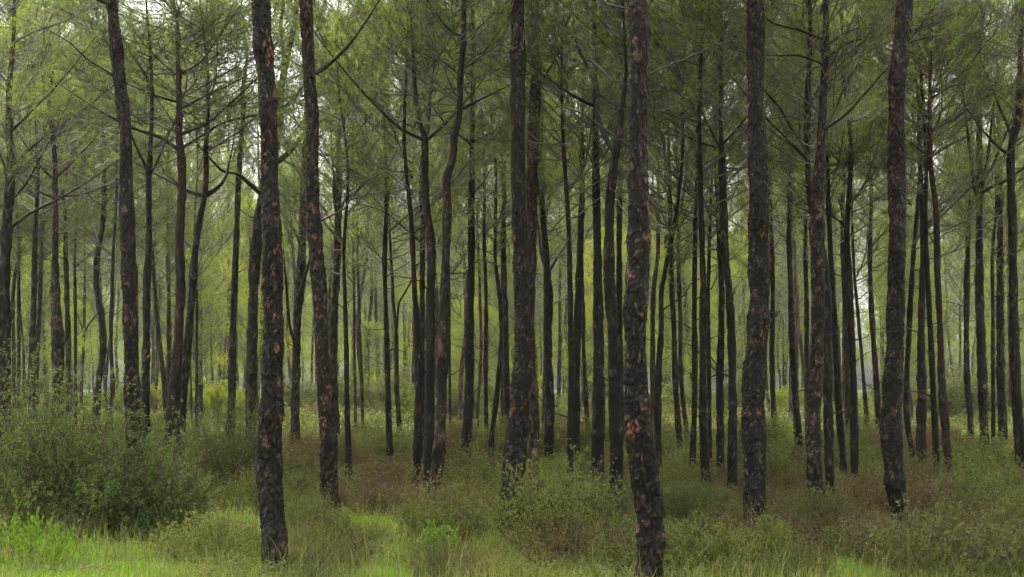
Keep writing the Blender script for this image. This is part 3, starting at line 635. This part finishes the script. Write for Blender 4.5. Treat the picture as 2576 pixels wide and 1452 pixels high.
# ------------------------------------------------------------------ shrubs
def shrub_geo(seed, R=.5, Hh=.55, nst=46, l2=7, per=7, ln=.03, w=.006, spread=.9, leafy='needle', up=.6, floor=.15, sr=.0035, tipbias=.2, rag=0.):
    """stems arching from the foot, side twigs, small leaves; returns (wood verts, quads), (leaf verts, faces)"""
    r = np.random.default_rng(seed)
    az = r.uniform(0, 2 * np.pi, nst); rad = R * np.sqrt(r.random(nst)); hh = Hh * (1 - .55 * (rad / R) ** 2) * r.uniform(.65, 1.1, nst) * (1 + rag * (vnoise(az * 2.2 + 3, seed) - .5) + rag * .5 * (vnoise(rad / R * 5 + az * 4, seed + 1) - .5))
    t = np.linspace(0, 1, 7)[None, :, None]
    B = np.stack([np.cos(az) * rad * .25, np.sin(az) * rad * .25, 0 * az - .03], 1)[:, None]
    E = np.stack([np.cos(az) * rad, np.sin(az) * rad, hh], 1)[:, None]
    P = B + (E - B) * t + np.stack([np.cos(az) * rad, np.sin(az) * rad, -hh * .5], 1)[:, None] * .35 * (t - t * t)
    P = P + np.cumsum(r.normal(size=P.shape) * .012, 1) * (Hh / .5) * (t > 0)
    parts = [tubes(P, sr * (1 - .7 * t[..., 0]) * np.ones((nst, 1)), 3)]
    m = nst * l2; ii = np.repeat(np.arange(nst), l2)
    tt = r.uniform(tipbias, 1, m); fi = tt * 6; i0 = np.minimum(fi.astype(int), 5); g = (fi - i0)[:, None]
    B2 = P[ii, i0] * (1 - g) + P[ii, i0 + 1] * g
    D2 = unit(unit(P[ii, i0 + 1] - P[ii, i0]) * .7 + rand_dirs(m, r) * .8 + np.array([0, 0, up * .5]))
    L2 = r.uniform(.06, .2, m) * (Hh / .5) ** .6
    t2 = np.linspace(0, 1, 3)[None, :, None]
    P2 = B2[:, None] + D2[:, None] * L2[:, None, None] * t2 + np.array([0, 0, 1.]) * L2[:, None, None] * .2 * t2 ** 2
    parts.append(tubes(P2, sr * .5 * (1 - .5 * t2[..., 0]) * np.ones((m, 1)), 3))
    n3 = 3; jj = np.repeat(np.arange(m), n3); a = r.uniform(.2, 1.05, m * n3)[:, None]
    PP = P2[jj, 0] * (1 - a) + P2[jj, 2] * a
    keep = PP[:, 2] > floor * Hh * r.random(len(PP))
    PP = PP[keep]; DD = D2[jj][keep]
    if leafy == 'needle': lv = needles(PP, DD, per, ln, w, spread, r)
    else: lv = leaves(PP, DD, per, ln, w, spread, r)
    wv, wt = join(parts)
    return (wv, wt), lv

def shrub_proto(*a, mat, wood=None, **k):
    (wv, wt), (lv, lt) = shrub_geo(*a, **k)
    return mesh_data('stems', wv, wt, [wood or STEM]), mesh_data('foliage', lv, lt, [mat])

def shrub_thing(name, label, cat, group, loc, protos, rz=0, s=(1, 1, 1), mat=None):
    root = empty(name, loc); tag(root, label, cat, group)
    a = share('stems', protos[0], root, (0, 0, 0), (0, 0, rz), s)
    b = share('foliage', protos[1], root, (0, 0, 0), (0, 0, rz), s)
    if mat is not None:
        b.material_slots[0].link = 'OBJECT'; b.material_slots[0].material = mat
    return root

HP = [shrub_proto(400 + k, R=.55, Hh=.6, nst=80, l2=9, per=7, ln=.030, w=.010, mat=HEATH_G) for k in range(4)]
HB = [shrub_proto(420 + k, R=.6, Hh=.55, nst=90, l2=10, per=5, ln=.028, w=.008, mat=HEATH_B, spread=1.2) for k in range(3)]
GROUPS = [('fine-leaved green heath clump on the forest floor, one of the plain greenish cushions', 'green heath clumps', HEATH_G, HP),
          ('twiggy rust-brown heath clump on the forest floor, one of the plain dry cushions', 'brown heath clumps', HEATH_B, HB),
          ('olive-yellow heath clump on the forest floor, one of the plain mixed cushions', 'olive heath clumps', HEATH_O, HP)]
r = np.random.default_rng(9)
# bright grass openings: photo px centre, half-width, rows
PATCH = [(300,1458,380,34),(1010,1445,150,20),(1760,1395,70,45),(1755,1200,50,28),(2150,1425,90,30),(770,1195,45,14),(1960,1085,45,25),(2030,1185,30,20),(920,1108,50,14),(930,1320,60,25),(2440,1410,90,18),(1710,1340,60,25)] + [(a, b, c * 1.3, d * 1.7) for a, b, c, d in [(1100,1130,40,10),(960,1102,40,8),(1215,1100,40,9),(1420,1128,40,9),(1660,1115,36,9),(1880,1100,40,8),(1960,1060,40,8),(2260,1110,45,9),(2420,1130,50,10),(2330,1210,50,12),(1040,1190,50,12),(1230,1215,60,14),(1480,1235,40,10),(700,1100,50,9),(560,1090,40,8),(2470,1090,40,7),(2140,1240,50,12),(1360,1190,40,10),(900,1290,50,14)]]
def patch_w(x, y):
    px = CX + x / y * F; py = HORIZ + H / y * F
    v = 0.
    for (a, b, c, d) in PATCH:
        q = ((px - a) / c) ** 2 + ((py - b) / d) ** 2
        v = max(v, math.exp(-q ** 2 * 1.2))
    return v
# (kept near things are built below; these are the places they take)
SPECIAL = [(-5.0, 12.0, 1.9), (-4.9, 13.3, 1.5), (-4.2, 15.6, 2.3), (-2.1, 15.6, .8), (.5, 13.4, 1.2), (-4.7, 12.6, .9), (-4.1, 21.5, 1.2)]
bigs = [(p[0], p[1]) for p, t in zip(PLACED, TR) if p[1] < 32]
cells = []
tries = 0; kept = 0
while kept < 290 and tries < 60000:
    tries += 1
    y = 11.2 + 22 * r.random() ** 1.15; x = r.uniform(-.46, .46) * y
    if r.random() < patch_w(x, y) * 1.3: continue
    if any((x - a) ** 2 + (y - b) ** 2 < (c * .7) ** 2 for a, b, c in SPECIAL): continue
    k = int(np.clip(noise2(np.array(x * .55), np.array(y * .4), 8) * 4.1 - .55 + r.normal() * .4, 0, 2.99))
    k = [1, 0, 2][k]
    s = r.uniform(.6, 1.45) * (1 if y < 22 else 1.15)
    hs = s * r.uniform(.6, 1.2)
    if (x - .5) ** 2 + (y - 13) ** 2 < 2.6: hs *= .6
    for a, b in bigs:                                       # low in front of the trunks' feet
        if abs(x - a) < .45 * s + .15 and -1.3 < y - b < .3: hs = min(hs, .42)
    if any((x - a) ** 2 + (y - b) ** 2 < (.52 * s) ** 2 for a, b in cells): continue
    cells.append((x, y)); kept += 1
    lab, grp, mt, prs = GROUPS[k]
    nm = ['heath_shrub', 'dry_heath_shrub', 'olive_heath_shrub'][k]
    shrub_thing(nm, lab, 'shrub', grp, (x, y, float(ground_z(x, y))), prs[r.integers(len(prs))], r.uniform(0, 6.28), (s, s, hs), mt if k == 2 else None)

# a few that stand out
def px_loc(px, Y):
    x = (px - CX) * Y / F; return (x, Y, float(ground_z(x, Y)))
CH = shrub_proto(501, R=.75, Hh=1.0, nst=150, l2=11, per=6, ln=.032, w=.007, mat=HEATH_G)
shrub_thing('heather_bush', 'tall green-topped heather bush between the middle trunk and the bent foreground trunk', 'bush', None, px_loc(1400, 13.4), CH, .4, (1.1, .95, 1.12))
CB = shrub_proto(502, R=.7, Hh=.62, nst=120, l2=9, per=3, ln=.03, w=.006, mat=HEATH_B, spread=1.2)
shrub_thing('dead_heather_bush', 'rust-brown dead heather in front of the green-topped heather bush', 'bush', None, px_loc(1440, 12.7), CB, .4, (1.1, .8, .8))
DB = shrub_proto(503, R=.9, Hh=1.55, nst=170, l2=12, per=6, ln=.035, w=.007, mat=HEATH_O, up=1.)
shrub_thing('tall_heather_bush', 'tall dark feathery heather left of the nearest thick trunk', 'bush', None, px_loc(585, 20.5), DB, 0, (1.05, .9, 1.0), HEATH_G)
BR = shrub_proto(504, R=.8, Hh=.75, nst=120, l2=9, per=3, ln=.03, w=.006, mat=HEATH_B, spread=1.2)
shrub_thing('dead_heather_bush', 'wiry red-brown dead heather below the tight trio of dark pines', 'bush', None, px_loc(1120, 15.8), BR, 1, (1.0, .8, .85))
shrub_thing('dead_heather_bush', 'wiry red-brown dead heather under the rightmost thick trunk', 'bush', None, px_loc(2170, 13.4), BR, 3, (1.1, .8, .75))
shrub_thing('dead_heather_bush', 'dry brown brushwood at the foot of the heavy straight trunk', 'bush', None, px_loc(1905, 14.2), BR, 5, (.8, .7, .7))
shrub_thing('dead_heather_bush', 'dry brown brushwood in the lower right corner', 'bush', None, px_loc(2520, 13.2), BR, 2, (1., .8, .7))

for lab_, px_, Y_, pr_, sc_ in [
    ('rounded green heather mound right behind the bent foreground trunk', 1730, 16.0, CH, (.75, .7, .72)),
    ('rounded green heather mound low between the heavy straight trunk and the rightmost thick trunk', 2075, 15.0, CH, (.7, .7, .62)),
    ('broad green heather mound at the right edge below the last trunk', 2540, 15.2, CH, (.95, .8, .75)),
    ('green heather mound between the nearest trunk and the pale-topped trunk', 770, 15.5, CH, (.6, .6, .62)),
    ('green heather mound in front of the solitary two-armed pine', 1190, 19.5, CH, (.95, .8, .7)),
    ('reddish heather mound right of the pale-topped trunk foot', 950, 17.5, CB, (1.2, 1., 1.1)),
    ('reddish heather mound right of the rightmost thick trunk', 2370, 15.6, CB, (1.2, 1., 1.1))]:
    shrub_thing('heather_bush', lab_, 'bush', None, px_loc(px_, Y_), pr_, px_ * .01, sc_)

# mastic bush: glossy small leaves, two metres high, running out of the frame on the left
def mastic(name, label, px, Y, R, Hh, nst, seed, s=(1, 1, 1), per=5):
    pr = shrub_proto(seed, R=R, Hh=Hh, nst=nst, l2=16, per=per, ln=.032, w=.019, mat=MASTIC, leafy='leaf', spread=1.1, sr=.006, floor=.03, tipbias=.12, rag=.5)
    return shrub_thing(name, label, 'bush', None, px_loc(px, Y), pr, .3, s)
mastic('evergreen_bush', 'large dark evergreen bush with tiny glossy leaves filling the lower left', 30, 15.6, 1.5, 2.55, 330, 511, per=5)
mastic('evergreen_bush', 'sloping glossy-leaved bush at the right flank of the large dark evergreen', 245, 15.4, 1.0, 1.95, 170, 512, per=5)
mastic('evergreen_bush', 'small glossy-leaved bush trailing from the evergreens towards the heath', 400, 15.0, .7, 1.15, 90, 513, per=5)
# lime sprigs in the corner
SP = shrub_proto(521, R=.55, Hh=.62, nst=44, l2=7, per=7, ln=.05, w=.007, mat=SPRIG, spread=.55, up=1.1, tipbias=.4)
shrub_thing('sprig_bush', 'yellow-green feathery sprigs lit up in the lower left corner', 'bush', None, px_loc(60, 12.3), SP, 0, (1., .8, .95))
shrub_thing('sprig_bush', 'smaller yellow-green feathery sprigs beside the corner sprigs', 'bush', None, px_loc(165, 12.2), SP, 2, (.6, .5, .6))
fbr = np.array([[[0, 0, .05], [.25, .03, .09], [.5, -.02, .06], [.8, .05, .10], [1.1, .02, .05]]])
ra_ = np.random.default_rng(3); sub = []
for k in range(14):
    t0 = ra_.uniform(.1, 1.0); sgn = ra_.choice([-1, 1]); L_ = ra_.uniform(.15, .4)
    sub.append([[t0, 0.01, .07], [t0 + L_ * .4, sgn * L_ * .3, .10], [t0 + L_ * .8, sgn * L_ * .5, .05 + ra_.uniform(0, .15)]])
fv, fq = join([tubes(fbr, np.array([[.014, .012, .010, .007, .003]]), 6), tubes(np.array(sub), np.full((14, 3), .003), 4)])
fo = mesh_obj('fallen_branch', fv, fq, [TWIG]); fo.location = px_loc(40, 12.05); fo.rotation_euler = (0, 0, -.1)
tag(fo, 'thin bare fallen branch lying in the lime grass under the corner sprigs', 'branch')
# little broadleaf plants
OK = shrub_proto(531, R=.2, Hh=.42, nst=12, l2=6, per=4, ln=.045, w=.03, mat=OAK, leafy='leaf', sr=.004, spread=1.)
shrub_thing('oak_seedling', 'small bright green leafy seedling in the heath below the dark trio', 'seedling', None, px_loc(1100, 13.1), OK, 0, (1, 1, 1.05))
shrub_thing('oak_seedling', 'leafy bright green seedling at the lower right edge of the grass', 'seedling', None, px_loc(2420, 12.3), OK, 1, (1.2, 1.2, .8))
shrub_thing('oak_seedling', 'tiny upright leafy seedling right of the rightmost thick trunk', 'seedling', None, px_loc(2398, 12.9), OK, 2, (.8, .8, 1.))
shrub_thing('oak_seedling', 'low leafy seedling just under the heavy straight trunk, in bright grass', 'seedling', None, px_loc(2110, 13.5), OK, 3, (.8, .8, .9))
TE = shrub_proto(532, R=.45, Hh=.85, nst=34, l2=9, per=5, ln=.04, w=.02, mat=TEAL, leafy='leaf', sr=.006, spread=.9, tipbias=.5)
shrub_thing('leafy_shrub', 'blue-green leafy shrub on bare stems beneath the right-hand ladder-branched pine', 'bush', None, px_loc(2465, 16.2), TE, 0, (1.1, .9, 1.))
shrub_thing('leafy_shrub', 'blue-green leafy shrub peeping up beside the last trunks on the right', 'bush', None, px_loc(2570, 19.), TE, 1, (1., .9, .8))
FB = [shrub_proto(540 + k, R=1.3, Hh=1.9, nst=90, l2=9, per=6, ln=.09, w=.045, mat=OAK, leafy='leaf', sr=.008, spread=1.) for k in range(2)]
fb = [(1010, 62, 1.25), (1040, 54, .9), (985, 70, 1.3), (890, 66, 1.1), (830, 74, 1.2), (1140, 66, 1.15), (1165, 56, .8), (1240, 60, .9), (1290, 72, 1.3), (740, 64, 1.), (1390, 48, .6), (560, 60, 1.),
      (2400, 56, 1.2), (2440, 62, 1.1), (2000, 68, .9), (1860, 66, 1.), (1720, 64, 1.), (640, 52, .8), (2250, 70, 1.1), (2520, 60, 1.1), (470, 66, 1.2), (1480, 52, .5), (330, 62, 1.)]
for k, (px, Y, s) in enumerate(fb):
    shrub_thing('broadleaf_bush', 'rounded light green bush far back among the hazy stems, one of many alike', 'bush', 'light green bushes far back in the wood', px_loc(px, Y), FB[k % 2], k * 1.3, (s * 1.2, s, s), [HEATH_O, HEATH_G, NEEDLE_Y][k % 3])

# ------------------------------------------------------------------ undergrowth beyond, one mass per look
def undergrowth(name, label, mats, seed, n, y0, y1, hmul=1., sel=0, per=5, ln=.034, w=.011, nst=22):
    r = np.random.default_rng(seed)
    pr = [shrub_geo(seed + k, R=.6, Hh=.5, nst=nst, l2=6, per=per, ln=ln, w=w, floor=.3) for k in range(3)]
    Vs, Qs, Ts, off = [], [], [], 0; c = 0; tr = 0
    while c < n and tr < n * 30:
        tr += 1
        y = math.sqrt(r.uniform(y0 ** 2, y1 ** 2)); x = r.uniform(-.62, .62) * y
        f = float(noise2(np.array(x * .3), np.array(y * .22), 12))
        if (f > .5) != (sel == 0) and r.random() < .7: continue
        if patch_w(x, y) > .5 or (y < 18 and abs(x) < .44 * y): continue
        c += 1
        (wv, wt), (lv, lt) = pr[c % 3]
        a = r.uniform(0, 6.28); s = r.uniform(.7, 1.5) * (1 + y / 120); h = s * r.uniform(.35, 1.0) * hmul
        for a_, b_ in bigs:
            if abs(x - a_) < .5 and -1.4 < y - b_ < .3: h = min(h, .4)
        V = np.concatenate([wv, lv]); cs, sn = math.cos(a), math.sin(a)
        V = np.stack([(V[:, 0] * cs - V[:, 1] * sn) * s + x, (V[:, 0] * sn + V[:, 1] * cs) * s + y, V[:, 2] * h + float(ground_z(x, y))], 1)
        Vs.append(V); Qs.append(wt[0] + off); Ts.append(lt + off + len(wv)); off += len(V)
    Q = np.concatenate(Qs); T_ = np.concatenate(Ts)
    o = mesh_obj(name, np.concatenate(Vs), [Q, T_], mats, mi=np.concatenate([np.zeros(len(Q)), np.ones(len(T_))]))
    tag(o, label, 'undergrowth', kind='stuff')
undergrowth('green_undergrowth', 'mixed low green heath filling between the clumps in the middle of the wood', [STEM, HEATH_G], 610, 330, 14.5, 36)
undergrowth('brown_undergrowth', 'dry rusty heath filling between the clumps in the middle of the wood', [STEM, HEATH_B], 620, 140, 14.5, 36, .9, 1)
FARK = dict(per=2, ln=.06, w=.03, nst=16)
undergrowth('far_green_undergrowth', 'low green heath covering the forest floor into the distance', [STEM, HEATH_G], 630, 720, 35, 96, **FARK)
undergrowth('far_olive_undergrowth', 'yellow-olive undergrowth between the farther trunks', [STEM, HEATH_O], 640, 420, 35, 96, .9, 1, **FARK)
undergrowth('far_brown_undergrowth', 'brown patches of heath between the farther trunks', [STEM, HEATH_B], 650, 130, 35, 80, .9, 1, **FARK)

# ------------------------------------------------------------------ grass
def grass(name, label, mat, pts, nb, hmin, hmax, w, seed, sprd=.10):
    r = np.random.default_rng(seed)
    m = len(pts); B = np.repeat(pts, nb, 0); n = len(B)
    B = B + np.stack([r.normal(size=n) * sprd, r.normal(size=n) * sprd], 1)
    z = ground_z(B[:, 0], B[:, 1]); hh = r.uniform(hmin, hmax, n)
    az = r.uniform(0, 6.28, n); le = r.uniform(.1, .9, n) * hh
    d = np.stack([np.cos(az), np.sin(az)], 1); sd = np.stack([-d[:, 1], d[:, 0]], 1) * w * .5
    base = np.column_stack([B, z - .01]); mid = np.column_stack([B + d * le[:, None] * .35, z + hh * .6]); tip = np.column_stack([B + d * le[:, None], z + hh * .95])
    s3 = np.column_stack([sd, np.zeros(n)])
    V = np.stack([base - s3, base + s3, mid + s3 * .8, mid - s3 * .8, tip], 1).reshape(-1, 3)
    k = np.arange(n)[:, None] * 5
    Q = k + np.array([0, 1, 2, 3]); T_ = k + np.array([3, 2, 4])
    o = mesh_obj(name, V, [Q, T_], [mat]); tag(o, label, 'grass', kind='stuff')
r = np.random.default_rng(33)
pl = []
cand = np.column_stack([r.uniform(-.58, .58, 105000), 10.6 + 34 * r.random(105000) ** 1.6])
cand[:, 0] *= cand[:, 1]
for x, y in cand:
    if r.random() < patch_w(x, y) ** 1.5 * 1.1: pl.append((x, y))
pl = np.array(pl)
grass('lime_grass', 'bright lime grass in the openings and along the lower edge', GRASS, pl, 11, .03, .11, .0065, 34, .05)
pt = cand[r.random(len(cand)) < .07]
grass('olive_grass', 'thin olive and straw grass standing between the heath clumps', DRYG, pt, 9, .10, .38, .005, 35, .10)
pt = cand[(r.random(len(cand)) < .012) & (cand[:, 1] < 19)]
grass('straw_grass', 'long straw-coloured grass stalks rising here and there among the near clumps', DRYG, pt, 3, .35, .75, .005, 37, .12)
pt = cand[(r.random(len(cand)) < .022) & (noise2(cand[:, 0] * .6, cand[:, 1] * .5, 8) > .45)]
grass('green_grass', 'fresh green grass tufts scattered through the heath', GRASS, pt, 12, .07, .22, .006, 36, .08)

# ------------------------------------------------------------------ ground
def ground():
    xs = np.unique(np.concatenate([np.linspace(-170, -30, 29), np.linspace(-30, 30, 181), np.linspace(30, 170, 29)]))
    ys = np.unique(np.concatenate([np.linspace(-60, 5, 14), np.linspace(5, 60, 190), np.linspace(60, 190, 53)]))
    X, Yg = np.meshgrid(xs, ys); Z = ground_z(X, Yg)
    V = np.stack([X, Yg, Z], -1).reshape(-1, 3); idx = np.arange(len(V)).reshape(X.shape)
    Q = np.stack([idx[:-1, :-1], idx[:-1, 1:], idx[1:, 1:], idx[1:, :-1]], -1).reshape(-1, 4)
    o = mesh_obj('ground', V, Q, [ground_mat()], smooth=True); tag(o, kind='structure')
ground()

# ------------------------------------------------------------------ haze
def haze(density):
    m = bpy.data.materials.new('haze'); m.use_nodes = True; N = m.node_tree.nodes; L = m.node_tree.links; N.clear()
    out = N.new('ShaderNodeOutputMaterial'); v = N.new('ShaderNodeVolumePrincipled')
    v.inputs['Color'].default_value = (.90, .93, .80, 1); v.inputs['Density'].default_value = density; v.inputs['Anisotropy'].default_value = .72
    L.new(v.outputs[0], out.inputs['Volume'])
    x0, x1, y0, y1, z0, z1 = -172, 172, -62, 192, -1.5, 19.5
    V = [(x, y, z) for x in (x0, x1) for y in (y0, y1) for z in (z0, z1)]
    Q = [(0, 1, 3, 2), (4, 6, 7, 5), (0, 4, 5, 1), (2, 3, 7, 6), (0, 2, 6, 4), (1, 5, 7, 3)]
    o = mesh_obj('haze', np.array(V, float), np.array(Q), [m]); tag(o, 'pale damp haze filling the wood', 'haze', kind='stuff')
haze(.0007)

# ------------------------------------------------------------------ light, camera
S = bpy.context.scene
w = bpy.data.worlds.new('World'); S.world = w; w.use_nodes = True
N = w.node_tree.nodes; L = w.node_tree.links; N.clear()
sky = N.new('ShaderNodeTexSky'); sky.sky_type = 'NISHITA'; sky.sun_disc = False
EL, AZ = math.radians(66), math.radians(-28)
sky.sun_elevation = EL; sky.sun_rotation = AZ; sky.dust_density = 6; sky.air_density = 1.2; sky.ozone_density = 1
hs = N.new('ShaderNodeHueSaturation'); hs.inputs['Saturation'].default_value = .10
bg = N.new('ShaderNodeBackground'); bg.inputs['Strength'].default_value = .15; wo = N.new('ShaderNodeOutputWorld')
L.new(sky.outputs[0], hs.inputs['Color']); L.new(hs.outputs[0], bg.inputs['Color']); L.new(bg.outputs[0], wo.inputs[0])
sd = bpy.data.lights.new('sun', 'SUN'); sd.energy = 1.5; sd.angle = math.radians(14); sd.color = (1, .96, .86)
so = bpy.data.objects.new('sun', sd); C.objects.link(so)
d = Vector((math.sin(AZ) * math.cos(EL), math.cos(AZ) * math.cos(EL), math.sin(EL)))
so.rotation_euler = d.to_track_quat('Z', 'Y').to_euler(); so.location = d * 60

cam = bpy.data.cameras.new('camera'); co = bpy.data.objects.new('camera', cam); C.objects.link(co)
co.location = (0, 0, H); co.rotation_euler = (math.radians(90), 0, 0)
cam.sensor_width = 36; cam.lens = 36 * F / 2576
cam.shift_y = (HORIZ - 726) / 2576
cam.clip_start = .1; cam.clip_end = 600
S.camera = co
S.view_settings.view_transform = 'Standard'; S.view_settings.look = 'None'
S.view_settings.exposure = 2.18; S.view_settings.gamma = 1
S.render.engine = 'CYCLES'
cy = S.cycles
cy.max_bounces = 6; cy.diffuse_bounces = 4; cy.glossy_bounces = 1; cy.transmission_bounces = 4; cy.volume_bounces = 0; cy.transparent_max_bounces = 4
cy.use_adaptive_sampling = True; cy.adaptive_threshold = .03
cy.use_denoising = True; cy.denoising_prefilter = 'NONE'
cy.sample_clamp_indirect = 5
